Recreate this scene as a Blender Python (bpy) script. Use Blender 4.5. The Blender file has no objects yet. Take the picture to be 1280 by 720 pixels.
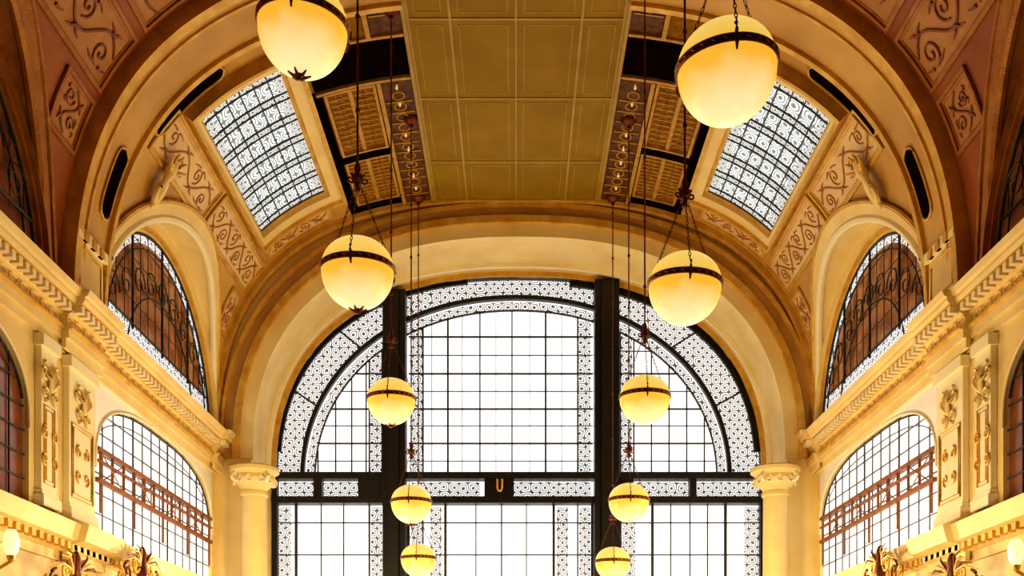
import bpy, math, random, bisect
from mathutils import Vector
random.seed(4)
H=1.6; F=1300.0; PX=645.0; PY=890.0
sc=bpy.context.scene
col=sc.collection
pi=math.pi
# ------------------------------------------------------------ materials
def newmat(name):
    m=bpy.data.materials.new(name); m.use_nodes=True
    nt=m.node_tree; b=nt.nodes['Principled BSDF']; return m,nt,b
def plaster(name,c1,c2,scale=3.0,rough=.55,bump=.25,metal=0.0,bs=40,spec=.5):
    m,nt,b=newmat(name)
    tc=nt.nodes.new('ShaderNodeTexCoord')
    n=nt.nodes.new('ShaderNodeTexNoise'); n.inputs['Scale'].default_value=scale; n.inputs['Detail'].default_value=6
    r=nt.nodes.new('ShaderNodeValToRGB')
    r.color_ramp.elements[0].position=.32; r.color_ramp.elements[1].position=.68
    r.color_ramp.elements[0].color=(*c1,1); r.color_ramp.elements[1].color=(*c2,1)
    n2=nt.nodes.new('ShaderNodeTexNoise'); n2.inputs['Scale'].default_value=bs; n2.inputs['Detail'].default_value=3
    bp=nt.nodes.new('ShaderNodeBump'); bp.inputs['Strength'].default_value=bump; bp.inputs['Distance'].default_value=.02
    L=nt.links.new
    L(tc.outputs['Object'],n.inputs['Vector']); L(tc.outputs['Object'],n2.inputs['Vector'])
    L(n.outputs['Fac'],r.inputs['Fac']); L(r.outputs['Color'],b.inputs['Base Color'])
    L(n2.outputs['Fac'],bp.inputs['Height']); L(bp.outputs['Normal'],b.inputs['Normal'])
    b.inputs['Roughness'].default_value=rough; b.inputs['Metallic'].default_value=metal
    b.inputs['Specular IOR Level'].default_value=spec
    return m
def glow(name,c1,c2,strength,scale=2.0,base=(.8,.8,.8),p0=.3,p1=.7,rough=.2):
    m,nt,b=newmat(name)
    tc=nt.nodes.new('ShaderNodeTexCoord')
    n=nt.nodes.new('ShaderNodeTexNoise'); n.inputs['Scale'].default_value=scale; n.inputs['Detail'].default_value=5
    r=nt.nodes.new('ShaderNodeValToRGB')
    r.color_ramp.elements[0].position=p0; r.color_ramp.elements[1].position=p1
    r.color_ramp.elements[0].color=(*c1,1); r.color_ramp.elements[1].color=(*c2,1)
    L=nt.links.new
    L(tc.outputs['Object'],n.inputs['Vector']); L(n.outputs['Fac'],r.inputs['Fac'])
    L(r.outputs['Color'],b.inputs['Emission Color']); b.inputs['Emission Strength'].default_value=strength
    b.inputs['Base Color'].default_value=(*base,1); b.inputs['Roughness'].default_value=rough
    return m
def alabaster(name,top,bot,strength,base,z0,z1):
    m,nt,b=newmat(name); L=nt.links.new
    tc=nt.nodes.new('ShaderNodeTexCoord'); sp=nt.nodes.new('ShaderNodeSeparateXYZ')
    n=nt.nodes.new('ShaderNodeTexNoise'); n.inputs['Scale'].default_value=3.5; n.inputs['Detail'].default_value=6
    mr=nt.nodes.new('ShaderNodeMapRange'); mr.inputs[1].default_value=z0; mr.inputs[2].default_value=z1
    ad=nt.nodes.new('ShaderNodeMath'); ad.operation='MULTIPLY_ADD'; ad.inputs[1].default_value=.7; 
    r=nt.nodes.new('ShaderNodeValToRGB')
    r.color_ramp.elements[0].position=.3; r.color_ramp.elements[1].position=1.0
    r.color_ramp.elements[0].color=(*bot,1); r.color_ramp.elements[1].color=(*top,1)
    L(tc.outputs['Object'],sp.inputs[0]); L(sp.outputs[2],mr.inputs[0]); L(tc.outputs['Object'],n.inputs['Vector'])
    L(n.outputs['Fac'],ad.inputs[0]); L(mr.outputs[0],ad.inputs[2])
    sb=nt.nodes.new('ShaderNodeMath'); sb.operation='SUBTRACT'; sb.inputs[1].default_value=.2
    L(ad.outputs[0],sb.inputs[0]); L(sb.outputs[0],r.inputs['Fac'])
    L(r.outputs['Color'],b.inputs['Emission Color']); b.inputs['Emission Strength'].default_value=strength
    b.inputs['Base Color'].default_value=(*base,1); b.inputs['Roughness'].default_value=.25
    return m
def lace(name,cell,strength,u=(1,1,0),v=(0,0,1),dark=(.03,.03,.035),light=(1,1,1)):
    m,nt,b=newmat(name); L=nt.links.new
    tc=nt.nodes.new('ShaderNodeTexCoord')
    # gentle warp so the leading reads as scrolls
    nz=nt.nodes.new('ShaderNodeTexNoise'); nz.inputs['Scale'].default_value=1.3/cell*.5; nz.inputs['Detail'].default_value=1
    mx=nt.nodes.new('ShaderNodeVectorMath'); mx.operation='MULTIPLY_ADD'; mx.inputs[1].default_value=(cell*.5,)*3
    L(tc.outputs['Object'],nz.inputs['Vector']); L(nz.outputs['Color'],mx.inputs[0]); L(tc.outputs['Object'],mx.inputs[2])
    outs=[]
    for d in (u,v):
        dp=nt.nodes.new('ShaderNodeVectorMath'); dp.operation='DOT_PRODUCT'; dp.inputs[1].default_value=tuple(pi/cell*q for q in d)
        L(mx.outputs[0],dp.inputs[0])
        sn=nt.nodes.new('ShaderNodeMath'); sn.operation='SINE'; L(dp.outputs['Value'],sn.inputs[0]); outs.append(sn)
    ml=nt.nodes.new('ShaderNodeMath'); ml.operation='MULTIPLY'; L(outs[0].outputs[0],ml.inputs[0]); L(outs[1].outputs[0],ml.inputs[1])
    ab=nt.nodes.new('ShaderNodeMath'); ab.operation='ABSOLUTE'; L(ml.outputs[0],ab.inputs[0])
    r=nt.nodes.new('ShaderNodeValToRGB'); cr=r.color_ramp
    st=[(0,dark),(.08,dark),(.14,light),(.36,light),(.42,dark),(.56,dark),(.62,light),(.82,light),(.90,dark)]
    cr.elements[0].position=0; cr.elements[0].color=(*dark,1); cr.elements[1].position=.90; cr.elements[1].color=(*dark,1)
    for p,c in st[1:-1]:
        e=cr.elements.new(p); e.color=(*c,1)
    L(ab.outputs[0],r.inputs['Fac']); L(r.outputs['Color'],b.inputs['Emission Color'])
    b.inputs['Emission Strength'].default_value=strength; b.inputs['Base Color'].default_value=(.25,.25,.25,1); b.inputs['Roughness'].default_value=.4
    return m
M={}
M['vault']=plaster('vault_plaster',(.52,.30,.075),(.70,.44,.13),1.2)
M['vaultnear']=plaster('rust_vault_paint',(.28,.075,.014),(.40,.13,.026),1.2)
M['cream']=plaster('cream_plaster',(.82,.62,.25),(.92,.76,.36),1.5)
M['pale']=plaster('pale_plaster',(.9,.80,.50),(.95,.88,.62),1.5)
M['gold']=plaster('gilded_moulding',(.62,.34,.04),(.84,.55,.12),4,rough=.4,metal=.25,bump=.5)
M['goldnear']=plaster('darker_gilded_moulding',(.36,.13,.015),(.50,.22,.035),4,rough=.4,metal=.25,bump=.5)  # same gilding in a darker, redder tone for the near bay
M['olive']=plaster('olive_gold_paint',(.27,.165,.006),(.33,.21,.010),1.5,rough=.7,spec=.2)
M['oliverib']=plaster('olive_gold_rib_paint',(.38,.24,.02),(.46,.30,.03),3,rough=.5)
M['olivetrim']=plaster('olive_gold_trim',(.48,.30,.02),(.58,.38,.035),3,rough=.5)
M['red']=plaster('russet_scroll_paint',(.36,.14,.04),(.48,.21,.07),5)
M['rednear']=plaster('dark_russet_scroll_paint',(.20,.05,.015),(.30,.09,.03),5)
M['strip']=plaster('dark_ornament_paint',(.07,.022,.004),(.18,.08,.015),9,spec=.2)
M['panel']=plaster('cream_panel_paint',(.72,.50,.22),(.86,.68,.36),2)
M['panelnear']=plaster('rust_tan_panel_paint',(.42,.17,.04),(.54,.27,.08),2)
M['black']=plaster('black_iron',(.006,.005,.005),(.015,.012,.01),6,rough=.45)
M['voidshade']=plaster('recess_shade_black',(.005,.0015,.001),(.01,.004,.002),4,rough=1,spec=0)  # near-black colour stands in for the shade inside openings
M['bronze']=plaster('dark_bronze',(.10,.018,.006),(.20,.05,.015),12,rough=.35,metal=.4)
M['grille']=plaster('gilded_grille',(.44,.23,.015),(.62,.35,.04),8,rough=.5,metal=.1)
M['grilleback']=plaster('grille_backing',(.22,.10,.01),(.34,.17,.02),8,rough=.9,spec=0)
M['brown']=plaster('brown_wood',(.20,.065,.015),(.32,.12,.035),5)
M['lead']=plaster('lead_came',(.02,.02,.022),(.05,.05,.055),9)
M['softlead']=plaster('grey_lead_came',(.10,.10,.11),(.16,.16,.17),9)
M['glass']=glow('daylight_glass',(.86,.90,.92),(1,1,1),1.0,.7)
M['orn']=lace('ornamental_leaded_glass',.2,.95)
M['ornside']=lace('side_ornamental_glass',.2,1.0,u=(0,1,0))
M['skyglass']=lace('leaded_skylight_glass',.26,1.0,u=(0,1,0),v=(1.25,0,0),dark=(.10,.14,.15),light=(.86,.93,.94))
M['skyorn']=lace('patterned_skylight_glass',.15,.9,u=(0,1,0),v=(1.25,0,0),dark=(.02,.03,.03),light=(.8,.86,.86))
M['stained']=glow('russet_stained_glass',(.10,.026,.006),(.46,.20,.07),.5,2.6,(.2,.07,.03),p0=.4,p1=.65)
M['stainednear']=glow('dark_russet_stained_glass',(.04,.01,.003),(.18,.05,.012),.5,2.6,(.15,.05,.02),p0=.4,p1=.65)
M['dimglass']=glow('pale_window_glass',(.60,.63,.65),(.95,.96,.96),.95,.8)
M['white']=plaster('white_spandrel_paint',(.90,.90,.87),(.96,.95,.93),2)
M['globe']=alabaster('amber_alabaster_glass',(1.0,.52,.05),(1.0,.86,.45),.76,(.7,.48,.12),-.33,.03)  # glow of the inner bulb painted as an emission gradient, paler below
M['globetop']=alabaster('pale_amber_glass',(1.0,.74,.22),(1.0,.62,.10),.7,(.7,.5,.12),.05,.33)
M['bulb']=glow('warm_bulb_glass',(1,.6,.25),(1,.7,.35),.5,1)
M['sconce']=glow('sconce_glass',(1,.72,.3),(1,.8,.42),1.0,1)
M['floor']=plaster('marble_floor',(.35,.25,.15),(.55,.42,.28),2,rough=.25)
# ------------------------------------------------------------ builder
class MB:
    def __init__(s): s.v=[];s.f=[];s.m=[];s.mats=[]
    def mi(s,mat):
        if mat not in s.mats: s.mats.append(mat)
        return s.mats.index(mat)
    def face(s,pts,mat):
        b=len(s.v); s.v+= [tuple(p) for p in pts]; s.f.append(tuple(range(b,b+len(pts)))); s.m.append(s.mi(mat))
    def grid(s,fn,nu,nv,mat,cu=False,cv=False):
        b=len(s.v); mi=s.mi(mat)
        for i in range(nu+(0 if cu else 1)):
            for j in range(nv+(0 if cv else 1)): s.v.append(tuple(fn(i/nu,j/nv)))
        W=nv+(0 if cv else 1); U=nu+(0 if cu else 1)
        for i in range(nu):
            for j in range(nv):
                i2=(i+1)%U; j2=(j+1)%W
                s.f.append((b+i*W+j,b+i2*W+j,b+i2*W+j2,b+i*W+j2)); s.m.append(mi)
    def box(s,x0,x1,y0,y1,z0,z1,mat):
        b=len(s.v); mi=s.mi(mat)
        for x in (x0,x1):
            for y in (y0,y1):
                for z in (z0,z1): s.v.append((x,y,z))
        for q in ((0,1,3,2),(4,6,7,5),(0,4,5,1),(2,3,7,6),(0,2,6,4),(1,5,7,3)):
            s.f.append(tuple(b+i for i in q)); s.m.append(mi)
    def solid(s,fn,nu,nv,mat):
        s.grid(lambda u,v:fn(u,v,1),nu,nv,mat)
        s.grid(lambda u,v:fn(u,v,0),nu,nv,mat)
        for c in (0,1):
            s.grid(lambda u,w:fn(u,c,w),nu,1,mat); s.grid(lambda v,w:fn(c,v,w),nv,1,mat)
    def tube(s,pts,r,mat,seg=6,closed=False,taper=None):
        pts=[Vector(p) for p in pts]; n=len(pts); mi=s.mi(mat); b=len(s.v)
        for i,p in enumerate(pts):
            if closed: t=pts[(i+1)%n]-pts[i-1]
            else: t=pts[min(i+1,n-1)]-pts[max(i-1,0)]
            if t.length<1e-9: t=Vector((0,0,1))
            t.normalize()
            a=Vector((0,0,1)) if abs(t.z)<.9 else Vector((0,1,0))
            u=t.cross(a).normalized(); w=t.cross(u)
            rr=r*(taper(i/(n-1)) if taper else 1)
            for k in range(seg):
                q=p+u*math.cos(2*pi*k/seg)*rr+w*math.sin(2*pi*k/seg)*rr; s.v.append(tuple(q))
        for i in range(n if closed else n-1):
            i2=(i+1)%n
            for k in range(seg):
                k2=(k+1)%seg
                s.f.append((b+i*seg+k,b+i2*seg+k,b+i2*seg+k2,b+i*seg+k2)); s.m.append(mi)
        if not closed:
            s.f.append(tuple(b+k for k in range(seg))); s.m.append(mi)
            s.f.append(tuple(b+(n-1)*seg+k for k in reversed(range(seg)))); s.m.append(mi)
    def lathe(s,prof,mat,c=(0,0,0),seg=32):
        def fn(u,v):
            i=min(int(round(u*(len(prof)-1))),len(prof)-1); r,z=prof[i]
            a=2*pi*v
            return (c[0]+r*math.cos(a),c[1]+r*math.sin(a),c[2]+z)
        s.grid(fn,len(prof)-1,seg,mat,cv=True)
    def build(s,name,smooth=False,parent=None,label=None,cat=None,kind=None,group=None,raw=False):
        me=bpy.data.meshes.new(name)
        me.from_pydata(s.v,[],s.f)
        for mt in s.mats: me.materials.append(M[mt])
        me.polygons.foreach_set('material_index',s.m)
        me.update()
        import bmesh
        bm=bmesh.new(); bm.from_mesh(me); bmesh.ops.remove_doubles(bm,verts=bm.verts,dist=1e-5)
        bmesh.ops.recalc_face_normals(bm,faces=bm.faces); bm.to_mesh(me); bm.free()
        if smooth:
            for p in me.polygons: p.use_smooth=True
            me.set_sharp_from_angle(angle=math.radians(40))
        o=bpy.data.objects.new(name,me); col.objects.link(o)
        o.location=(0,0,0 if raw else H)
        if parent is not None:
            o.parent=parent; o.location=(0,0,0)
        if label: o['label']=label
        if cat: o['category']=cat
        if kind: o['kind']=kind
        if group: o['group']=group
        return o
def empty(name,loc,label,cat,kind=None,group=None):
    o=bpy.data.objects.new(name,None); col.objects.link(o); o.location=(loc[0],loc[1],loc[2]+H)
    o['label']=label;o['category']=cat
    if kind:o['kind']=kind
    if group:o['group']=group
    return o
cnt={'trim':0,'window':0}
def nm(k): cnt[k]+=1; return f'{k}_{cnt[k]}'
# ------------------------------------------------------------ vault geometry (super-elliptic barrel)
A0,B0,Z0,NP=6.1,5.25,5.13,2.7
YN,YE=5.0,21.06
TX=[];TZ_=[];TT=[]
_l=0;px_=None
for i in range(3001):
    ph=pi/2*i/3000
    x=A0*math.sin(ph)**(2/NP); z=Z0+B0*max(0,math.cos(ph))**(2/NP)
    if px_ is not None: _l+=math.hypot(x-px_[0],z-px_[1])
    TX.append(x);TZ_.append(z);TT.append(_l/5.8);px_=(x,z)
TMAX=TT[-1]
def prof(t):
    if t<0:
        x,z,n1,n2=prof(-t); return -x,z,-n1,n2
    i=max(1,min(len(TT)-1,bisect.bisect_left(TT,t)))
    q=(t-TT[i-1])/(TT[i]-TT[i-1]); q=min(1,q)
    x=TX[i-1]+(TX[i]-TX[i-1])*q; z=TZ_[i-1]+(TZ_[i]-TZ_[i-1])*q
    j0=max(0,i-25); j1=min(len(TT)-1,i+25)
    dx=TX[j1]-TX[j0]; dz=TZ_[j1]-TZ_[j0]; l=math.hypot(dx,dz)
    return x,z,dz/l,-dx/l
def V(s,t,y,off=0.0):
    x,z,n1,n2=prof(t)
    return (s*(x+n1*off),y,z+n2*off)
def XV(z):
    q=(z-Z0)/B0
    return A0*max(0,1-max(0,q)**NP)**(1/NP)
def TV(z):
    lo,hi=0,TMAX
    for _ in range(40):
        m=(lo+hi)/2
        if prof(m)[1]>z: lo=m
        else: hi=m
    return lo
def TR(r):
    lo,hi=0.001,TMAX
    for _ in range(40):
        m=(lo+hi)/2; p=prof(m)
        if p[1]/p[0]>r: lo=m
        else: hi=m
    return lo
PZ,PB=5.5,2.68
BAYS=[(10.4,3.0),(17.93,2.93)]
ZC=5.55
def pen(y,ex=0):
    for yc,a in BAYS:
        q=(y-yc)/(a+ex)
        if abs(q)<1: return PZ+(PB+ex)*math.sqrt(1-q*q)
    return ZC
def slab(mb,s,t0,t1,y0,y1,o0,o1,mat,nt=None):
    nt=nt or max(1,int((t1-t0)/.04))
    mb.solid(lambda u,v,w:V(s,t0+(t1-t0)*u,y0+(y1-y0)*v,o0+(o1-o0)*w),nt,1,mat)
def frame(mb,s,t0,t1,y0,y1,w,o,mat):
    tw=w/5.8
    slab(mb,s,t0,t0+tw,y0,y1,0,o,mat); slab(mb,s,t1-tw,t1,y0,y1,0,o,mat)
    slab(mb,s,t0+tw,t1-tw,y0,y0+w,0,o,mat); slab(mb,s,t0+tw,t1-tw,y1-w,y1,0,o,mat)
def ylist(y0,y1):
    ys=set([y0,y1,13.9])
    for yc,a in BAYS:
        for k in range(49):
            y=yc-a*math.cos(pi*k/48)
            if y0<=y<=y1: ys.add(round(y,5))
    for k in range(int((y1-y0)/.5)): ys.add(round(y0+k*.5,5))
    return sorted(ys)
mb=MB(); YS=ylist(YN,YE)
NT=44
for s in (-1,1):
    for a,b in zip(YS[:-1],YS[1:]):
        ta=TV(max(pen(a),ZC)); tb=TV(max(pen(b),ZC))
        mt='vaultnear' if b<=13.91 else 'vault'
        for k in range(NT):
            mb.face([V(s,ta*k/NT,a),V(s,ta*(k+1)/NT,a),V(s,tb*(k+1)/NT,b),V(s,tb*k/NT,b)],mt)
mb.build('ceiling',smooth=True,label='golden-brown barrel vault with side lunette openings',cat='ceiling',kind='structure')
XW=6.16
for s in (-1,1):
    for bi,(yc,a) in enumerate(BAYS):
        near=(bi==0)
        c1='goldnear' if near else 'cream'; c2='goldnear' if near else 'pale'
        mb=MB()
        def R_(u,v,w=0):
            ph=pi*u; y=yc-a*math.cos(ph); z=max(PZ+PB*math.sin(ph),ZC)
            x=XV(z); return (s*(x+(XW-x)*v),y,z)
        mb.grid(R_,48,2,c1)
        def edge(ex,dx):
            pts=[]
            for i in range(49):
                ph=pi*i/48; y=yc-(a+ex)*math.cos(ph); z=max(PZ+(PB+ex)*math.sin(ph),ZC)
                pts.append((s*(XV(z)-dx),y,z))
            return pts
        def arv(u,v,w):
            ph=pi*u; ex=.24*v; y=yc-(a+ex*.7)*math.cos(ph); z=max(PZ+(PB+ex)*math.sin(ph),ZC)
            return (s*(XV(z)-.05*w-.0),y,z-.02*w)
        mb.solid(arv,48,2,c1)
        mb.tube(edge(0,.03),.07,c2,8)
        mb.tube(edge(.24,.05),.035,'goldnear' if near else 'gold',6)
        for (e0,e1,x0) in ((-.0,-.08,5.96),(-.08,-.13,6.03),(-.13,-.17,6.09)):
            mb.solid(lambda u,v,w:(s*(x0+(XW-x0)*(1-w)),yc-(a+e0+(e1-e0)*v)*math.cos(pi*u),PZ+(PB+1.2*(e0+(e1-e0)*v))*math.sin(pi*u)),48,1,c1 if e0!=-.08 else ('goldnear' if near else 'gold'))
        mb.build(nm('trim'),smooth=True,label='cream moulded arch around lunette window',cat='trim',kind='structure')
        al,bl=a-.17,PB-.2
        w=empty(nm('window'),(s*6.14,yc,PZ),'arched lunette window with russet stained glass and iron tracery','window','structure')
        g=MB()
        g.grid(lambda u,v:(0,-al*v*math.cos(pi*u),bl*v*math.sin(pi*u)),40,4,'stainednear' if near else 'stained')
        if not near:
            g.grid(lambda u,v:(-s*.012,-(al-.18*v)*math.cos(pi*u),(bl-.16*v)*math.sin(pi*u)),40,1,'ornside')
            g.grid(lambda u,v:(-s*.014,-al*.97+2*al*.97*u,.02+.66*v*(1 if abs(u-.5)<.46 else .2)),20,1,'ornside')
        g.build('glass',parent=w,raw=True,label='russet stained glass pane')
        t=MB()
        def arcp(f): return [(-s*.04,-al*f*math.cos(pi*i/40),bl*f*math.sin(pi*i/40)) for i in range(41)]
        t.tube(arcp(.99),.025,'black',6); t.tube(arcp(.9),.014,'black',5); t.tube(arcp(.6),.014,'black',5)
        for k in range(1,16):
            yy=-al+2*al*k/16; zt=bl*math.sqrt(max(0,1-(yy/al)**2))
            t.tube([(-s*.04,yy,.6),(-s*.04,yy,max(.61,zt))],.008 if k%4 else .022,'black',5)
        for z in (.68,1.05,1.4,1.75,2.1):
            hw=al*math.sqrt(max(0,1-(z/bl)**2)); t.tube([(-s*.04,-hw,z),(-s*.04,hw,z)],.008 if z>.7 else .02,'black',5)
        for k in range(9):
            yy=-al*.8+al*1.6*k/8
            pts=[]
            for i in range(24):
                q=i/23*2.6*pi; rr=.27*(1-i/27)
                pts.append((-s*.05,yy+rr*math.cos(q),.95+rr*math.sin(q)+.7*math.sin(pi*k/8)))
            t.tube(pts,.013,'black',5)
        t.build('tracery',parent=w,raw=True,label='black iron scroll tracery')
# ------------------------------------------------------------ vault decoration
def vine(mb,s,t0,t1,y0,y1,r=.011,off=.02,mt='red'):
    W=(t1-t0)*5.8; L=y1-y0
    vert=W>L
    if vert: W,L=L,W
    def P(a,b):
        if vert: return V(s,t0+b/5.8,y0+a,off)
        return V(s,t0+a/5.8,y0+b,off)
    n=max(1,round(L/(W*1.9))); per=L/n; amp=W*.26; c=W/2
    mb.tube([P(c+amp*math.sin(2*pi*b/per),b) for b in [L*i/(18*n) for i in range(18*n+1)]],r*1.2,mt,4)
    for k in range(2*n):
        b0=per*(k+.5)/2; d=1 if k%2==0 else -1
        R0=min(W*.27,per*.22)*random.uniform(.8,1.05); tn=random.uniform(2.2,3.3); b0+=random.uniform(-.04,.04)*per
        cc=c-d*W*.16
        mb.tube([P(cc+R0*(1-.85*i/24)*math.cos(d*(i/24*tn*pi)),b0+R0*(1-.85*i/24)*math.sin(d*(i/24*tn*pi))) for i in range(25)],r,mt,4)
        for q in (-1,1):
            mb.tube([P(c+d*amp,b0),P(c+d*(amp+W*.1),b0+q*per*.06),P(c+d*(amp+W*.14),b0+q*per*.14)],r*1.8,mt,4,taper=lambda z:1.1-z*.8)
            mb.tube([P(cc-d*R0*.9,b0+q*R0*.5),P(cc-d*W*.22,b0+q*per*.15),P(cc-d*W*.16,b0+q*per*.22)],r*1.5,mt,4,taper=lambda z:1.1-z*.8)
def vpanel(s,t0,t1,y0,y1,near=False,r=.011):
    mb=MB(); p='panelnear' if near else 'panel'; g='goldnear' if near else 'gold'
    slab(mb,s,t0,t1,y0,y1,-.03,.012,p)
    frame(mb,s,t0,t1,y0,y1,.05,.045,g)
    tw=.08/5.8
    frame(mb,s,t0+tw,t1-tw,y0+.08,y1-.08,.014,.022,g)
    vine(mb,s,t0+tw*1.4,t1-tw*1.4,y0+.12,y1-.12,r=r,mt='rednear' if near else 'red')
    mb.build(nm('trim'),smooth=True,label='painted vault panel with russet vine scrolls and gilded frame',cat='trim',kind='structure')
tPE=TR(6.2); tSO=TR(4.55); tGO=TR(3.15); tFI=TR(3.02); tKI=TR(2.71); tKO=TR(1.88); tFO=TR(1.80)
SK0,SK1=15.85,19.6
for s in (-1,1):
    t1=TR(1.53)
    for i,(a,b) in enumerate(((15.35,17.8),(17.9,20.75))):
        vpanel(s,tFO+.006,t1,a,b,r=.013)
    vpanel(s,t1+.015,TR(1.28),20.15,20.78,r=.012)
    vpanel(s,tKI,tFO-.01,20.08,20.75,r=.013)
    ts=[tPE+.09,TR(2.45),TR(1.8),TR(1.46)]
    for i,(a,b) in enumerate(((5.2,8.2),(8.35,11.0),(11.15,13.75))):
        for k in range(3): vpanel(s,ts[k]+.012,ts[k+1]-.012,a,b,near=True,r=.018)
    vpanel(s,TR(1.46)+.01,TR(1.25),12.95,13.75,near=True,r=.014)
    TE=TV(5.6)
    mb=MB()
    slab(mb,s,tPE,TE,14.0,15.0,-.05,.14,'vault',60)
    slab(mb,s,tPE,TE,13.88,14.05,-.05,.2,'gold',60); slab(mb,s,tPE,TE,14.9,15.0,-.05,.2,'gold',60)
    slab(mb,s,tPE,TE,14.2,14.25,.14,.17,'gold',60)
    mb.build(nm('trim'),smooth=True,label='broad transverse rib of the vault with gilded edges',cat='trim',kind='structure')
    for (t0,t1_,yc,hw,o) in ((TR(2.2),TR(1.6),15.3,.15,.02),(TR(1.42),TR(1.17),14.65,.16,.14)):
        mb=MB()
        def sl(u,v,w):
            t=t0+(t1_-t0)*u; q=abs(2*u-1)
            hh=hw*min(1,math.sqrt(max(0,1-q**8))+.02)
            return V(s,t,yc+hh*(2*v-1),o-.01+.03*w)
        mb.solid(sl,24,4,'voidshade')  # slot hollow drawn as a near-black slab, its shade in the colour
        rim=[sl(i/24,0,1) for i in range(25)]+[sl(1-i/24,1,1) for i in range(25)]
        mb.tube(rim,.018,'gold',6,closed=True)
        mb.build('air_vent',smooth=True,label='long dark rounded air slot in the vault',cat='vent',group='air slots in the vault')
    mb=MB()
    slab(mb,s,0,TE,20.84,21.05,-.05,.12,'gold',60)
    mb.build(nm('trim'),smooth=True,label='gilded end rib of the vault',cat='trim',kind='structure')
    w=empty(nm('window'),(s*4.1,17.7,9.2),'leaded glass skylight in wide gilded frame','window','structure')
    def rel(mb):
        mb.v=[(x-s*4.1,y-17.7,z-9.2) for x,y,z in mb.v]
    g=MB(); slab(g,s,tKI,tKO,SK0,SK1,.0,.03,'skyglass')
    for k in range(7):
        y=SK0+.02+(SK1-SK0-.2)*k/6; slab(g,s,tKI+.004,tKO-.004,y,y+.16,.03,.034,'skyorn')
    slab(g,s,tKI,tKI+.026,SK0,SK1,.03,.036,'skyorn'); slab(g,s,tKO-.026,tKO,SK0,SK1,.03,.036,'skyorn')
    rel(g); g.build('glass',parent=w,raw=True)
    fr=MB()
    for a_,b_,hh,mt in ((0,.22,.06,'gold'),(.22,.8,.13,'cream'),(.8,1,.2,'gold')):
        ti0=tKI+(tFI-tKI)*b_; ti1=tKI+(tFI-tKI)*a_
        to0=tKO+(tFO-tKO)*a_; to1=tKO+(tFO-tKO)*b_
        y0a,y0b=SK0-.32*b_,SK0-.32*a_; y1a,y1b=SK1+.42*a_,SK1+.42*b_
        slab(fr,s,ti0,ti1,y0a,y1b,0,hh,mt); slab(fr,s,to0,to1,y0a,y1b,0,hh,mt)
        slab(fr,s,ti1,to0,y0a,y0b,0,hh,mt); slab(fr,s,ti1,to0,y1a,y1b,0,hh,mt)
    rel(fr); fr.build('frame',parent=w,raw=True,label='wide cream and gilded skylight frame')
    br=MB()
    for k in range(1,6):
        t=tKI+(tKO-tKI)*k/6; slab(br,s,t-.0018,t+.0018,SK0,SK1,.03,.05,'lead')
    for k in range(7):
        y=SK0+.01+(SK1-SK0-.2)*k/6
        for yy in (y,y+.17): slab(br,s,tKI,tKO,yy-.009,yy+.009,.03,.055,'lead')
    rel(br); br.build('glazing_bar',parent=w,raw=True,label='dark lead glazing bars')
    mb=MB(); slab(mb,s,tPE+.008,tFI-.01,15.75,16.75,-.02,.04,'voidshade',16); slab(mb,s,tSO,tFI-.002,15.0,15.69,-.02,.05,'grilleback',12)  # no real recess: the near-black slab paints its shade
    slab(mb,s,tPE+.008,tFI-.01,15.69,15.75,0,.09,'grille',16); slab(mb,s,tPE+.008,tFI-.01,16.75,16.81,0,.09,'grille',16)
    slab(mb,s,tGO-.004,tFI,16.81,20.7,-.02,.03,'voidshade')
    slab(mb,s,tSO,tGO-.004,16.81,20.7,-.02,.02,'grilleback')
    slab(mb,s,tSO,tGO,18.74,18.92,.02,.09,'voidshade'); slab(mb,s,tSO,tFI,20.52,20.72,.02,.09,'voidshade')
    mb.build(nm('trim'),label='near-black strip in the vault with recess shade in its colour',cat='trim',kind='structure')
    for gi,(y0,y1) in enumerate(((16.84,18.72),(18.94,20.5))):
        mb=MB(); frame(mb,s,tSO+.008,tGO-.008,y0,y1,.05,.08,'grille')
        tm_=(tSO+tGO)/2; slab(mb,s,tm_-.006,tm_+.006,y0,y1,.02,.06,'grille')
        n=11
        for k in range(n):
            yc=y0+.1+(y1-y0-.2)*(k+.5)/n
            for tt in (0,1,2,3):
                tcx=tSO+.012+(tGO-tSO-.024)*(tt+.5)/4
                mb.tube([V(s,tcx+.012*math.cos(q),yc+.055*math.sin(q),.03) for q in [2*pi*i/8 for i in range(8)]],.009,'grille',4,closed=True)
            if k: slab(mb,s,tSO+.01,tGO-.01,yc-.095,yc-.075,.02,.045,'grille')
        mb.build('ceiling_grille',label='gilded openwork grille panel in the vault',cat='grille',group='gilded ceiling grilles')
    mb=MB()
    slab(mb,s,tPE-.004,tPE+.006,YN,20.8,0,.1,'oliverib')
    for (ya,yb) in ((YN,15.69),(16.81,20.8)):
        slab(mb,s,tPE+.005,tSO,ya,yb,-.02,.05,'strip'); slab(mb,s,tSO-.008,tSO+.004,ya,yb,0,.1,'grille')
    y=12.0; tm=(tPE+tSO)/2
    while y<20.7:
        if not 15.4<y<17.0:
            mb.tube([V(s,tm+.017*math.cos(q),y+.11*math.sin(q),.055) for q in [2*pi*i/12 for i in range(12)]],.014,'grille',5,closed=True)
            slab(mb,s,tPE+.012,tSO-.012,y+.14,y+.165,.05,.07,'grille')
        y+=.31
    mb.build(nm('trim'),label='dark and gilded ornamental strip beside ceiling panel',cat='trim',kind='structure')
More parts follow.
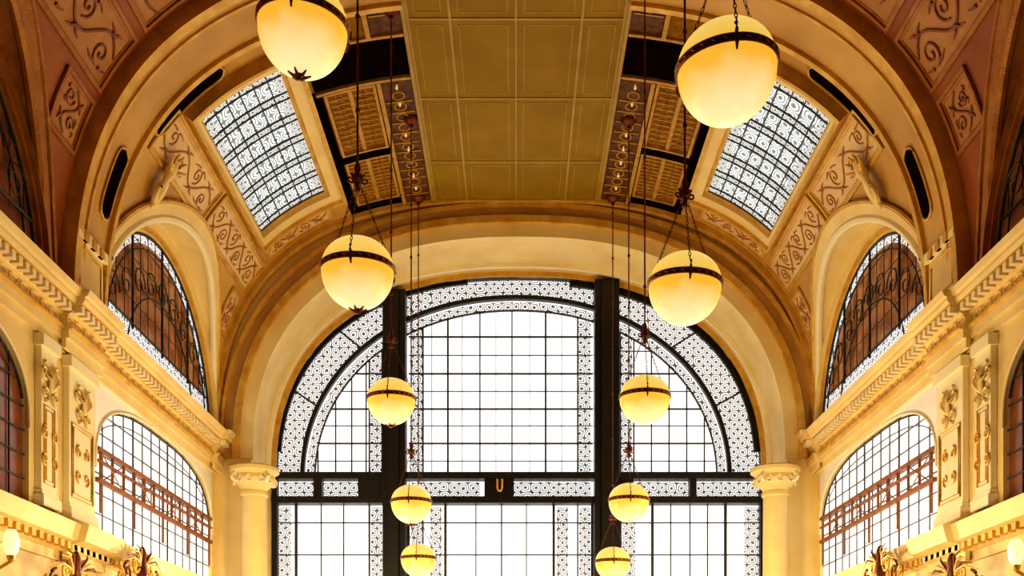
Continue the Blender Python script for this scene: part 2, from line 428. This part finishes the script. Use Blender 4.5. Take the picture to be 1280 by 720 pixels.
# ------------------------------------------------------------ pendant positions
R=.35
lamps=[(-1,378,42,56),(-1,447,345,45.5),(-1,489,504,30),(-1,514,632,25.3),(-1,523,702,22),
       (1,909,96,62),(1,856,364,45.5),(1,806,502,31.5),(1,786,630,25.3),(1,766,706,22)]
LP=[]
for s,px,py,r in lamps:
    Y=F*R/r; LP.append(((px-PX)*Y/F,Y,(PY-py)*Y/F,s,px))
bm_=MB(); bm_.lathe([(.0,-.03),(.013,-.027),(.021,-.008),(.02,.012),(.013,.023),(.012,.05)],'bulb',seg=12)
b0=None
for s in (-1,1):
    for k in range(9):
        y=16.98+k*.465
        c=V(s,(tPE+tSO)/2,y,.1)
        if any(abs(c[0]-l[0])<.35 and abs(y-l[1])<.25 for l in LP): continue
        if b0 is None:
            b0=bm_.build('light_bulb',smooth=True,raw=True); o=b0
            o['label']='small dim bulb on the ornamental ceiling strip';o['category']='light bulb';o['group']='bulbs along the ceiling strips'
        else:
            o=b0.copy(); col.objects.link(o)
        o.location=(c[0],c[1],c[2]+H)
mb=MB()
zp=10.27
mb.box(-1.68,1.68,YN,20.95,zp,zp+.09,'olive')
for x,hw in ((-1.62,.035),(-.98,.02),(0,.014),(.98,.02),(1.62,.035)):
    mb.box(x-hw,x+hw,YN,20.95,zp-.016,zp,'oliverib')
rows=[13.0,15.4,17.4,19.4,20.85]
for y in rows: mb.box(-1.62,1.62,y-.02,y+.02,zp-.015,zp,'oliverib')
xs=(-1.62,-.98,0,.98,1.62)
for i in range(4):
    for a,b in zip(rows[:-1],rows[1:]):
        x0,x1=xs[i]+.12,xs[i+1]-.12; y0,y1=a+.14,b-.14
        for q in ((x0,x1,y0,y0+.012),(x0,x1,y1-.012,y1),(x0,x0+.012,y0,y1),(x1-.012,x1,y0,y1)):
            mb.box(q[0],q[1],q[2],q[3],zp-.006,zp,'oliverib')
mb.build(nm('trim'),label='flat olive-gold coffered panel along the vault crown',cat='trim',kind='structure')
def volute(mb,c,r,ax,turns,th,mat,d=1,a0=0):
    pts=[]
    n=int(18*turns)
    for i in range(n+1):
        q=i/n; rr=r*(1-.88*q); a=a0+d*2*pi*turns*q
        o=ax(rr*math.cos(a),rr*math.sin(a)); pts.append((c[0]+o[0],c[1]+o[1],c[2]+o[2]))
    mb.tube(pts,th,mat,6,taper=lambda q:1.15-.6*q)
for s in (-1,1):
    c=V(s,TR(1.49),15.95,.16)
    mb=MB()
    ax2=lambda u,v:(s*u*.3,u,v)
    volute(mb,(0,0,.22),.16,ax2,1.6,.04,'cream',1,-pi/2); volute(mb,(0,0,-.2),.22,ax2,1.7,.045,'cream',-1,pi/2)
    mb.lathe([(.0,-.5),(.05,-.42),(.08,-.2),(.05,0),(.09,.15),(.06,.34),(.0,.42)],'cream',seg=14)
    for k in range(5):
        a=-.9+.45*k; mb.tube([(0,0,.1),(s*-.03,.22*math.sin(a),.1+.25*math.cos(a)),(s*-.08,.36*math.sin(a),.1+.36*math.cos(a))],.045,'gold',6,taper=lambda q:1-.7*q)
    o=mb.build('acanthus_cartouche',smooth=True,raw=True,label='carved cream acanthus cartouche over lunette arch',cat='carving',group='acanthus cartouches')
    o.location=(c[0],c[1],c[2]+H); o.rotation_euler=(0,-s*.5,0)
# ------------------------------------------------------------ side walls
WB=[(10.3,2.72),(17.97,2.9)]
WZ0,WZ1,WH=2.62,3.55,1.22
NW=2.8
X=6.1
for s,nmw in ((-1,'wall_left'),(1,'wall_right')):
    mb=MB()
    def ztop(y):
        for yc,a in WB:
            if abs(y-yc)<=a+1e-6: return WZ1+WH*max(0,1-abs((y-yc)/a)**NW)**(1/NW)
        return None
    mb.box(s*X,s*(X+.3),YN,23.2,-H,WZ0,'cream')
    piers=[(YN,WB[0][0]-WB[0][1]),(WB[0][0]+WB[0][1],WB[1][0]-WB[1][1]),(WB[1][0]+WB[1][1],23.2)]
    for a,b in piers: mb.box(s*X,s*(X+.3),a,b,WZ0,4.9,'cream')
    for bi,(yc,a) in enumerate(WB):
        n=40; mt='white' if bi else 'cream'
        for i in range(n):
            y0=yc-a*math.cos(pi*i/n); y1=yc-a*math.cos(pi*(i+1)/n); z0=ztop(y0);z1=ztop(y1)
            mb.face([(s*X,y0,z0),(s*X,y1,z1),(s*X,y1,4.9),(s*X,y0,4.9)],mt)
            mb.face([(s*X,y0,z0),(s*X,y1,z1),(s*(X+.28),y1,z1),(s*(X+.28),y0,z0)],'cream')
        mb.tube([(s*(X-.01),yc-a*math.cos(pi*i/n),ztop(yc-a*math.cos(pi*i/n))) for i in range(n+1)],.02,'pale',6)
    mb.box(s*(XW+.0),s*(XW+.25),YN,21.2,4.9,8.5,'vault')
    mb.box(s*X,s*(XW+.0),YN,21.2,4.9,5.5,'cream')
    mb.build(nmw,label='cream plaster side wall with arched window openings',cat='wall',kind='structure')
    mb=MB()
    pr=[(X+.0,4.82),(X-.05,4.82),(X-.05,4.95),(X-.09,4.95),(X-.09,5.06),(X-.14,5.08),(X-.14,5.11),(X-.07,5.12),(X-.07,5.26),(X-.12,5.28),(X-.15,5.31),(X-.15,5.38),(X-.27,5.40),(X-.30,5.45),(X-.30,5.49),(X-.34,5.51),(X-.37,5.58),(XW,5.62)]
    def ext(pf,y0,y1,dx,mat):
        for (xa,za),(xb,zb) in zip(pf[:-1],pf[1:]):
            m_='gold' if 5.27<za<5.4 or 5.05<za<5.11 else mat
            mb.face([(s*(xa-dx),y0,za),(s*(xb-dx),y0,zb),(s*(xb-dx),y1,zb),(s*(xa-dx),y1,za)],m_)
        for y in (y0,y1): mb.face([(s*(x-dx),y,z) for x,z in pf],mat)
    ext(pr,YN,21.05,0,'cream')
    for a,b in ((13.75,15.0),(6.0,7.3),(20.55,21.05)): ext(pr,a,b,.1,'cream')
    y=8.0
    while y<20.9:
        dx=.1 if (13.75<y<15.0 or y>20.55) else 0
        mb.box(s*(X-.25-dx),s*(X-.1-dx),y,y+.09,5.29,5.385,'pale')
        y+=.17
    y=8.1
    while y<20.9:
        dx=.1 if (13.7<y<15.05 or y>20.55) else 0
        mb.tube([(s*(X-.09-dx),y+.1*math.cos(q),5.19+.045*math.sin(q)) for q in [2*pi*i/10 for i in range(10)]],.012,'gold',4,closed=True)
        y+=.27
    mb.build(nm('trim'),label='cream classical entablature with dentils and gilded bands',cat='trim',kind='structure')
    mb=MB()
    pr2=[(X+.0,2.0),(X-.06,2.0),(X-.06,2.12),(X-.14,2.15),(X-.14,2.22),(X-.3,2.26),(X-.34,2.4),(X-.36,2.48),(X+.0,2.62)]
    ext(pr2,YN,20.9,0,'cream'); ext(pr2,13.75,15.05,.1,'cream')
    y=8
    while y<20.8:
        mb.box(s*(X-.24),s*(X-.13),y,y+.1,2.15,2.24,'gold'); y+=.2
    mb.build(nm('trim'),label='cream moulded ledge under the side windows',cat='trim',kind='structure')
    for bi,(yc,a) in enumerate(WB):
        w=empty(nm('window'),(s*(X+.08),yc,WZ0),'segmental arched side window with leaded panes' if bi else 'arched side window with russet glass','window','structure')
        g=MB(); n=32
        for i in range(n):
            y0=-a*math.cos(pi*i/n); y1=-a*math.cos(pi*(i+1)/n)
            z0=ztop(yc+y0)-WZ0; z1=ztop(yc+y1)-WZ0
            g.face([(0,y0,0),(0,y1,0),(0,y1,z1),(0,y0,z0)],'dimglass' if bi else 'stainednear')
        g.build('glass',parent=w,raw=True)
        t=MB(); ld='softlead' if bi else 'lead'
        t.tube([(-s*.02,-a*.985*math.cos(pi*i/n),ztop(yc-a*.985*math.cos(pi*i/n))-WZ0-.03) for i in range(n+1)],.018,'lead',6)
        t.tube([(-s*.02,-a*.88*math.cos(pi*i/n),(ztop(yc-a*.88*math.cos(pi*i/n))-WZ0)*.9) for i in range(n+1)],.010,ld,5)
        NB=14
        for k in range(1,NB):
            y=-a+2*a*k/NB; zt=ztop(yc+y)-WZ0
            r=.007 if k%4 else .015
            t.box(-s*.03,-s*.01,y-r,y+r,0,zt,ld if k%4 else 'lead')
        for k in range(1,8):
            z=k*.3; zz=(z+WZ0-WZ1)/WH; hw=a if zz<0 else a*max(0,1-min(1,zz)**NW)**(1/NW)
            if zz>1 or hw<.2: continue
            t.box(-s*.03,-s*.01,-hw,hw,z-.008,z+.008,ld)
        t.build('glazing_bar',parent=w,raw=True)
        if bi:
            t=MB()
            for z,h in ((1.2,.05),(1.04,.025),(.74,.06)):
                t.box(-s*.12,-s*.05,-a+.05,a-.1,z,z+h,'brown')
            for k in range(13):
                y=-a+.2+2*(a-.2)*k/12; t.box(-s*.1,-s*.06,y-.01,y+.01,.3 if k%3==0 else .74,1.22,'brown')
                if k%3==0 and k<12: 
                    y2=y+2*(a-.2)*2/12; t.tube([(-s*.09,y,.76),(-s*.09,y2,1.2)],.011,'brown',4); t.tube([(-s*.09,y2,.76),(-s*.09,y,1.2)],.011,'brown',4)
            t.build('balustrade',parent=w,raw=True,label='brown wooden rail across the window')
def pilaster(s,yc,hw,g='panelled wall pilasters'):
    z0_=WZ0-.0
    p=empty('pilaster',(s*(X-.005),yc,z0_),'cream wall pilaster with gilded scroll panel','pilaster',group=g)
    b=MB(); L=-s
    b.box(0,L*.08,-hw,hw,0,2.18,'pale')
    for (z0,z1,e,d) in ((0,.14,.04,.13),(.14,.2,.02,.1),(2.03,2.18,.04,.13)):
        b.box(0,L*d,-hw-e,hw+e,z0,z1,'pale')
    b.build('shaft',parent=p,raw=True)
    b=MB()
    for (w_,z0,z1) in ((hw-.07,.3,1.3),(hw-.12,.35,1.25)):
        b.tube([(L*.085,-w_,z0),(L*.085,w_,z0),(L*.085,w_,z1),(L*.085,-w_,z1)],.013,'gold',5,closed=True)
    ax=lambda u,v:(0,u,v)
    for d in (-1,1):
        volute(b,(L*.1,d*.17,1.72),.13,ax,1.5,.026,'cream',d,pi/2); volute(b,(L*.1,d*.14,1.45),.1,ax,1.5,.02,'cream',-d,-pi/2)
        volute(b,(L*.09,d*.13,.95),.09,ax,1.5,.014,'gold',-d,pi/2)
        volute(b,(L*.09,d*.13,.62),.09,ax,1.3,.014,'gold',d,-pi/2)
    for k in range(5):
        a=-1+.5*k; b.tube([(L*.1,0,1.5),(L*.15,.12*math.sin(a),1.5+.22*math.cos(a)),(L*.12,.2*math.sin(a),1.5+.34*math.cos(a))],.03,'cream',6,taper=lambda q:1-.6*q)
    b.build('relief_panel',parent=p,raw=True,smooth=True,label='scroll relief on pilaster')
for s in (-1,1):
    pilaster(s,14.42,.42); pilaster(s,7.0,.3); pilaster(s,13.4,.22)
    mb=MB(); 
    def bx(x0,x1,y0,y1,z0,z1,m): mb.box(s*6.1+x0,s*6.1+x1,14.4+y0,14.4+y1,5.6+z0,5.6+z1,m)
    bx(0,-s*.2,-.46,.46,0,.85,'cream'); bx(0,-s*.26,-.5,.5,.8,.94,'pale'); bx(0,-s*.25,-.5,.5,0,.1,'pale')
    mb.tube([(s*6.1-s*.205,14.4+p,5.6+q) for p,q in ((-.36,.2),(.36,.2),(.36,.7),(-.36,.7))],.018,'gold',5,closed=True)
    for k in range(-1,2):
        bx(-s*.28,-s*.22,k*.26-.06,k*.26+.06,.8,.92,'gold')
    mb.build(nm('trim'),label='cream panelled pedestal block carrying the vault rib',cat='trim',kind='structure')
# ------------------------------------------------------------ end wall
K=23.0/F
def E(x,y,Y=23.0): return ((x-PX)*K,Y,(PY-y)*K)
def SE(ph,d=0,rx=306.5,ry=255,n=2.4,cx=648.5):
    c=math.cos(ph); q=math.sin(ph)
    x=cx-(rx-d)*math.copysign(abs(c)**(2/n),c); y=600-(ry-d)*abs(q)**(2/n); return x,y
mb=MB()
def inner(u,Y,d=0):
    x,y=SE(pi*u,d); p=E(x,y,Y); return (p[0],Y,p[2])
def outer(u,Y):
    ph=pi*u; c=math.cos(ph)
    return (-(A0)*math.copysign(abs(c)**(2/NP),c),Y,Z0+B0*math.sin(ph)**(2/NP) if 0<u<1 else Z0)
NU=72
mb.grid(lambda u,v:tuple(a+(b-a)*v for a,b in zip(inner(u,YE),outer(u,YE))),NU,3,'cream')
mb.grid(lambda u,v:inner(u,YE+(23.1-YE)*v),NU,4,'cream')
xl=inner(0,0)[0]; xr=inner(1,0)[0]
mb.box(-6.12,xl,YE,23.1,-H,Z0,'cream'); mb.box(xr,6.12,YE,23.1,-H,Z0,'cream')
mb.grid(lambda u,v:(-7+14*u,23.12,-H+13.5*v),1,1,'vault')
mb.build('wall_back',smooth=True,label='cream end wall with deep arched window reveal',cat='wall',kind='structure')
mb=MB()
def ring(d0,d1,y0,y1,mat):
    mb.solid(lambda u,v,w:inner(u,y0+(y1-y0)*w,d0+(d1-d0)*v),NU,1,mat)
ring(-12,3,YE+.05,YE-.08,'cream'); ring(-20,-12,YE+.02,YE-.16,'gold'); ring(-31,-20,YE+.02,YE-.05,'vault'); ring(-35,-31,YE+.02,YE-.14,'gold')
ring(-2,4,22.35,22.45,'pale'); ring(-2,6,22.75,22.85,'gold')
mb.build(nm('trim'),smooth=True,label='concentric cream and gilded mouldings of the end arch',cat='trim',kind='structure')
we=empty(nm('window'),(0,23.0,-H+.3),'huge arched leaded window with black iron frame','window','structure')
def relE(mb): mb.v=[(x,y-23.0,z+H-.3) for x,y,z in mb.v]
g=MB()
g.grid(lambda u,v:(lambda p:((p[0])*1,23.0,Z0+(p[2]-Z0)*v))(inner(u,23.0)),NU,1,'glass')
p0=E(342,600);p1=E(955,960)
g.face([(p0[0],23,Z0),(p1[0],23,Z0),(p1[0],23,p1[2]),(p0[0],23,p1[2])],'glass')
relE(g); g.build('glass',parent=we,raw=True,label='bright daylight window glass')
R2=dict(rx=266,ry=226,n=2.1,cx=645)
def a2(ph,d=0): return SE(ph,d,**R2)
def ytop(x,rx=306.5,ry=255,n=2.4,cx=648.5,d=0):
    q=abs(x-cx)/(rx-d)
    return 600 if q>=1 else 600-(ry-d)*(1-q**n)**(1/n)
def xarc(y,side,rx=306.5,ry=255,n=2.4,cx=648.5,d=0):
    q=max(0,(600-y)/(ry-d)); 
    return cx+side*(rx-d)*(max(0,1-q**n))**(1/n)
og=MB()
og.grid(lambda u,v:(lambda a,b:E(a[0]+(b[0]-a[0])*v,a[1]+(b[1]-a[1])*v,22.985))(SE(pi*u,6),a2(pi*u,0)),NU,2,'orn')
og.grid(lambda u,v:(lambda a:E(a[0],a[1],22.984))(a2(pi*u,4+10*v)),NU,1,'orn')
def rect(mb,x0,x1,y0,y1,Y0,Y1,mat):
    a=E(x0,y0);b=E(x1,y1); mb.box(a[0],b[0],Y0,Y1,b[2],a[2],mat)
for x0,x1,y0,y1 in ((513,529,402,600),(722,738,402,600),(462,478,430,596),(775,790,420,596),
        (350,480,603,623),(515,600,603,623),(640,738,603,623),(778,950,603,623),
        (348,364,634,960),(464,478,634,960),(514,528,634,960),(538,552,634,960),(696,710,634,960),(724,738,634,960),(778,794,634,960),(930,948,634,960)):
    rect(og,x0,x1,y0,y1,22.97,22.99,'orn')
relE(og); og.build('ornamental_border',parent=we,raw=True,label='white lacy leaded glass borders')
ir=MB()
def band(fn,d0,d1,y0,y1,mat='black',u0=0,u1=1):
    ir.solid(lambda u,v,w:(lambda p:E(p[0],p[1],y0+(y1-y0)*w))(fn(pi*(u0+(u1-u0)*u),d0+(d1-d0)*v)),NU,1,mat)
band(SE,0,6,23,22.8); band(a2,-2.4,2.4,23,22.86); band(a2,14.5,16,22.99,22.93)
band(SE,6,12,22.99,22.9,u0=.55,u1=.97); band(SE,6,9,22.99,22.9,u0=.03,u1=.45)
for x0,x1 in ((342,349),(948,955)): rect(ir,x0,x1,600,960,22.8,23,'black')
relE(ir); ir.build('iron_frame',parent=we,raw=True,label='black iron arched frame')
ml=MB()
for x0,x1 in ((481,509),(742,772)):
    rect(ml,x0,x1,ytop((x0+x1)/2)+4,960,22.6,23,'black')
    rect(ml,x0+8,x1-8,ytop((x0+x1)/2)+8,960,22.5,22.6,'black')
relE(ml); ml.build('mullion',parent=we,raw=True,label='thick black iron mullions')
tr=MB()
rect(tr,345,952,594,602,22.68,23,'black'); rect(tr,345,952,624,632,22.68,23,'black')
for x0,x1 in ((395,405),(606,642),(860,868),(450,480),(770,790)): rect(tr,x0,x1,600,626,22.72,23,'black')
relE(tr); tr.build('transom',parent=we,raw=True,label='black iron transom band')
em=MB()
pts=[E(622,604,22.64),E(622,613,22.64)]+[E(625-3*math.cos(pi*i/8),613+5*math.sin(pi*i/8),22.64) for i in range(1,8)]+[E(628,613,22.64),E(628,604,22.64)]
em.tube(pts,.026,'gold',8); em.tube([E(620.5,604,22.64),E(623.5,604,22.64)],.018,'gold',6); em.tube([E(626.5,604,22.64),E(629.5,604,22.64)],.018,'gold',6)
relE(em); em.build('emblem',parent=we,raw=True,smooth=True,label='small narrow gold emblem')
gb=MB()
def vb(x,y0,y1,w=1.6,Y=22.93): rect(gb,x-w/2,x+w/2,y0,y1,Y,22.99,'lead')
def hb(y,x0,x1,w=1.6,Y=22.94): rect(gb,x0,x1,y-w/2,y+w/2,Y,22.99,'lead')
for x in (560,600,640,682,): vb(x,ytop(x,d=15,**R2),600,2.2 if x in(560,682) else 1.5)
for x in (578,620,662,702,540): vb(x,ytop(x,d=16,**R2),600,.6)
for x in (529,722): vb(x,ytop(x,d=15,**R2),600,1.8)
for y in (422,468,512,555): hb(y,511,741,1.7)
for y in (445,490,533,577): hb(y,511,741,.6)
for x in (398,420,440,458): vb(x,ytop(x,d=16,**R2),596,1.3)
for x in (814,836,858,880): vb(x,ytop(x,d=16,**R2),596,1.3)
for y in (440,468,512,555,577,490,533):
    w_=1.6 if y in(468,512,555) else .7
    hb(y,xarc(y,-1,d=16,**R2),481,w_); hb(y,772,xarc(y,1,d=16,**R2),w_)
for x in (462,478,775,792): vb(x,ytop(x,d=16,**R2),596,1.6)
for k in (4,8,24,28):
    ph=pi*k/32; a=SE(ph,6); b=a2(ph,0)
    pa=E(*a,22.95); pb=E(*b,22.95); gb.tube([pa,pb],.02,'black',4)
for x,w in ((371,3),(462,2),(511,3),(529,1.6),(557,3),(692,3),(722,1.6),(740,3),(775,3),(815,3),(906,3),(430,1.2),(402,1.2),(595,1.2),(627,1.6),(658,1.2),(838,1.2),(862,1.2),(884,1.2)): vb(x,632,960,w,22.9 if w>2 else 22.93)
for k in range(8):
    y=654+k*40; hb(y,350,481,1.2); hb(y,509,742,1.2); hb(y,772,948,1.2)
relE(gb); gb.build('glazing_bar',parent=we,raw=True,label='thin dark leaded glazing bars')
# ------------------------------------------------------------ columns at end arch
for s,cx in ((-1,318),(1,969)):
    Yc=20.75; Xc=(cx-PX)*Yc/F
    c=empty('column',(Xc,Yc,-H),'round cream column with scrolled capital beside window','column',group='columns flanking the end arch')
    h=6.0
    b=MB(); r=.25
    b.lathe([(r*1.35,0),(r*1.35,.15),(r*1.15,.22),(r*1.25,.3),(r*1.02,.36),(r,.45),(r,3),(r*.95,h-.12),(r*1.08,h-.1),(r*1.08,h-.04),(r*.97,h)],'cream',seg=40)
    b.build('shaft',parent=c,raw=True,smooth=True)
    b=MB()
    b.lathe([(r*.97,h),(r*1.12,h+.06),(r*1.5,h+.14),(r*1.62,h+.22),(r*1.5,h+.3),(r*1.75,h+.34),(r*1.95,h+.37),(r*1.95,h+.44),(r*1.8,h+.47),(.0,h+.47)],'cream',seg=32)
    for k in range(12):
        a=2*pi*k/12; ca,sa=math.cos(a),math.sin(a)
        volute(b,(r*1.58*ca,r*1.58*sa,h+.18),.075,lambda u,v:(-u*sa,u*ca,v),1.4,.02,'pale',1 if k%2 else -1,pi/2)
    for k in range(4):
        a=pi/4+k*pi/2; ca,sa=math.cos(a),math.sin(a)
        volute(b,(r*1.75*ca,r*1.75*sa,h+.24),.11,lambda u,v:(u*ca,u*sa,v),1.6,.035,'pale',1,pi/2)
    b.build('capital',parent=c,raw=True,smooth=True,label='compact round capital with carved scrolls')
# ------------------------------------------------------------ sconces & gilded crests
for s,px,py in ((-1,14,680),(1,1270,692)):
    Xs=s*5.65; Y=abs(Xs*F/(px-PX)); Z=(PY-py)*Y/F
    c=empty('wall_sconce',(Xs,Y,Z),'small glowing cream glass wall sconce on gilded bracket','wall lamp',group='wall sconces')
    b=MB(); b.lathe([(.0,-.14),(.04,-.13),(.075,-.07),(.09,.03),(.07,.12),(.05,.16)],'sconce',seg=20); b.build('lamp_shade',parent=c,raw=True,smooth=True)
    b=MB(); b.lathe([(.0,-.2),(.04,-.18),(.05,-.13),(.02,-.12)],'gold',seg=12)
    b.tube([(0,0,-.19),(s*.15,0,-.28),(s*.32,0,-.2),(s*.43,0,-.1)],.022,'gold',8); b.box(s*.41,s*.445,-.08,.08,-.3,.1,'gold'); b.build('bracket',parent=c,raw=True,smooth=True)
for s,lst in ((-1,((178,708),(95,718))),(1,((1100,706),(1190,720)))):
    for (px,py) in lst:
        Xs=s*5.55; Y=abs(Xs*F/(px-PX)); Z=(PY-py)*Y/F
        b=MB(); ax=lambda u,v:(0,u,v); ax3=lambda u,v:(u,0,v)
        for d in (-1,1):
            volute(b,(0,d*.26,.02),.18,ax,1.8,.022,'gold',d,pi/2); volute(b,(0,d*.58,-.16),.16,ax,1.6,.02,'bronze',-d,pi/2); volute(b,(0,d*.85,-.24),.12,ax,1.6,.02,'gold',d,pi/2)
            for k in range(4):
                b.tube([(0,d*.1,.05),(-s*.06,d*(.2+.1*k),.22-.05*k),(-s*.02,d*(.3+.16*k),.28-.1*k)],.024,'gold' if k%2 else 'bronze',6,taper=lambda q:1-.7*q)
        b.lathe([(.0,-.45),(.06,-.35),(.09,-.1),(.05,.1),(.06,.2),(.03,.28),(.0,.3)],'bronze',seg=14)
        b.box(-.08,.08,-1.05,1.05,-.5,-.38,'black')
        b.box(s*-.06,s*.54,-.12,.12,-.5,-.4,'black')
        o=b.build('gilded_crest',raw=True,smooth=True,label='dark iron and gilt scrollwork crest on black bracket',cat='carving',group='gilded crests along the side walls')
        o.location=(Xs,Y,Z+H)
# ------------------------------------------------------------ pendant lamps
def part_meshes():
    D={}
    def mk(name,mb,smooth=True,label=None):
        o=mb.build(name,raw=True,smooth=smooth); D[name]=o
        if label:o['label']=label
    zb=.12
    b=MB(); n=20; pr=[]
    for i in range(n+1):
        a=-pi/2+(pi/2)*i/n; pr.append((R*math.cos(a)*.99+1e-4,R*math.sin(a)*1.02+R*zb))
    b.lathe(pr,'globe',seg=44); mk('glass_bowl',b,label='amber alabaster glass bowl')
    b=MB(); pr=[(R*.985*math.cos(pi/2*i/14)+1e-4,R*(zb+.1)+R*.8*math.sin(pi/2*i/14)) for i in range(15)]
    b.lathe(pr,'globetop',seg=44); mk('glass_dome',b,label='paler amber upper glass dome')
    b=MB()
    b.lathe([(R*.97,R*zb),(R*1.015,R*(zb-.01)),(R*1.04,R*(zb+.02)),(R*1.02,R*(zb+.04)),(R*1.02,R*(zb+.11)),(R*1.04,R*(zb+.13)),(R*1.01,R*(zb+.16)),(R*.93,R*(zb+.16))],'bronze',seg=44)
    for k in range(28):
        a=2*pi*k/28; ca,sa=math.cos(a),math.sin(a)
        c=(R*1.022*ca,R*1.022*sa,R*(zb+.075))
        b.tube([(c[0]-sa*.014,c[1]+ca*.014,c[2]-.007),c,(c[0]+sa*.014,c[1]-ca*.014,c[2]+.007)],.005,'gold',4)
    for k in range(3):
        a=2*pi*k/3+.5; ca,sa=math.cos(a),math.sin(a)
        b.tube([(R*ca,R*sa,R*.21),(R*1.12*ca,R*1.12*sa,R*.28),(R*1.1*ca,R*1.1*sa,R*.4),(R*1.02*ca,R*1.02*sa,R*.44)],.012,'bronze',6)
        b.tube([(R*1.04*ca,R*1.04*sa,R*.14),(R*1.07*ca,R*1.07*sa,R*.06),(R*1.02*ca,R*1.02*sa,-R*.06)],.02,'bronze',6,taper=lambda q:1-.7*q)
    mk('bronze_band',b,label='dark red-bronze band')
    b=MB(); zf=-R*(1.02-zb)
    b.lathe([(.0,zf-.05),(.014,zf-.04),(.01,zf-.03),(.025,zf-.012),(.03,zf),(.0,zf+.01)],'bronze',seg=16)
    for k in range(6):
        a=2*pi*k/6+.3; ca,sa=math.cos(a),math.sin(a)
        b.tube([(.02*ca,.02*sa,zf-.02),(.05*ca,.05*sa,zf-.014),(.09*ca,.09*sa,zf+.006)],.02,'bronze',5,taper=lambda q:1-.7*q)
    mk('finial',b)
    b=MB(); zt=R*2.55
    b.lathe([(0,zt-.1),(.03,zt-.08),(.02,zt-.03),(.055,zt+.02),(.06,zt+.06),(.025,zt+.1),(.035,zt+.14),(.015,zt+.2),(0,zt+.2)],'bronze',seg=16)
    for k in range(4):
        a=2*pi*k/4+.3; volute(b,(.07*math.cos(a),.07*math.sin(a),zt+.03),.05,lambda u,v:(u*math.cos(a),u*math.sin(a),v),1.2,.012,'bronze',1,pi/2)
    mk('hanger',b)
    b=MB(); p0=Vector((R*1.03,0,R*.42)); p1=Vector((.03,0,zt-.02)); L=(p1-p0).length; n=16
    for i in range(n):
        c=p0.lerp(p1,(i+.5)/n); d=(p1-p0).normalized(); h=L/n*.62
        side=Vector((0,1,0)) if i%2 else d.cross(Vector((0,1,0)))
        b.tube([tuple(c+d*h*math.cos(q)+side*.01*math.sin(q)) for q in [2*pi*j/10 for j in range(10)]],.004,'bronze',4,closed=True)
    mk('chain',b)
    return D
D=part_meshes()
for li,(Xl,Y,Z,s,px) in enumerate(LP):
    zc=(zp-.03 if abs(Xl)<1.7 else Z0+B0*(1-(abs(Xl)/A0)**NP)**(1/NP)-.06)
    e=empty('pendant_lamp',(Xl,Y,Z),'round amber glass globe pendant with dark bronze band','pendant lamp',group='globe pendants in two rows')
    tilt={5:-.06,0:.08,6:.04}.get(li,0.0)
    for k in ('glass_bowl','glass_dome','bronze_band','finial','hanger'):
        if k=='finial' and s>0: continue
        o=D[k].copy(); col.objects.link(o); o.parent=e; o.location=(0,0,0)
        if k!='hanger': o.rotation_euler=(.03,tilt,0)
    for k in range(3):
        o=D['chain'].copy(); col.objects.link(o); o.parent=e; o.location=(0,0,0); o.rotation_euler=(0,0,2*pi*k/3+.5)
    L=zc-Z
    b=MB(); b.tube([(0,0,R*2.55+.15),(0,0,L)],.011,'bronze',8)
    zz=R*2.55+.7
    while zz<L-.3:
        b.lathe([(.0,-.04),(.02,-.02),(.024,0),(.02,.02),(0,.04)],'bronze',c=(0,0,zz),seg=8); zz+=.9
    b.build('rod',parent=e,raw=True,smooth=True)
    b=MB(); b.lathe([(0,-.16),(.03,-.15),(.04,-.1),(.1,-.06),(.14,-.01),(.14,.0),(0,.0)],'bronze',c=(0,0,L),seg=20)
    b.build('ceiling_rose',parent=e,raw=True,smooth=True)
for o in D.values(): bpy.data.objects.remove(o)
# floor
mb=MB(); mb.box(-6.6,6.6,-3,23.2,-H-.1,-H,'floor'); mb.build('floor',label='polished warm marble floor',cat='floor',kind='structure')
# ------------------------------------------------------------ lights
def pl(x,y,z,e,c=(1,.78,.46),r=.2):  # unseen warm fill points added to brighten walls and vault, without fixtures
    l=bpy.data.lights.new('fill_light','POINT'); l.energy=e; l.color=c; l.shadow_soft_size=r
    o=bpy.data.objects.new('fill_light',l); col.objects.link(o); o.location=(x,y,z+H)
for y,e in ((9,20),(14,80),(18.5,250)): 
    for x in (-3.2,3.2): pl(x,y,.6 if y<15 else 1.4,e)
for s in (-1,1): pl(s*4.3,12.5,1.6,75); pl(s*4.3,16.5,2.0,115)
wd=bpy.data.worlds.new('World'); sc.world=wd; wd.use_nodes=True
bg=wd.node_tree.nodes['Background']; bg.inputs[0].default_value=(1,.62,.3,1); bg.inputs[1].default_value=.05
sc.view_settings.view_transform='Standard'
for lk in ('Medium High Contrast','High Contrast'):
    try:
        sc.view_settings.look=lk; break
    except Exception as ex: print(ex)
cd=bpy.data.cameras.new('Camera'); cam=bpy.data.objects.new('Camera',cd); col.objects.link(cam)
cam.location=(0,0,H); cam.rotation_euler=(pi/2,0,0)
cd.sensor_width=36; cd.lens=F/1280*36; cd.shift_y=(PY-360)/1280; cd.shift_x=-(PX-640)/1280
cd.clip_end=200
sc.camera=cam
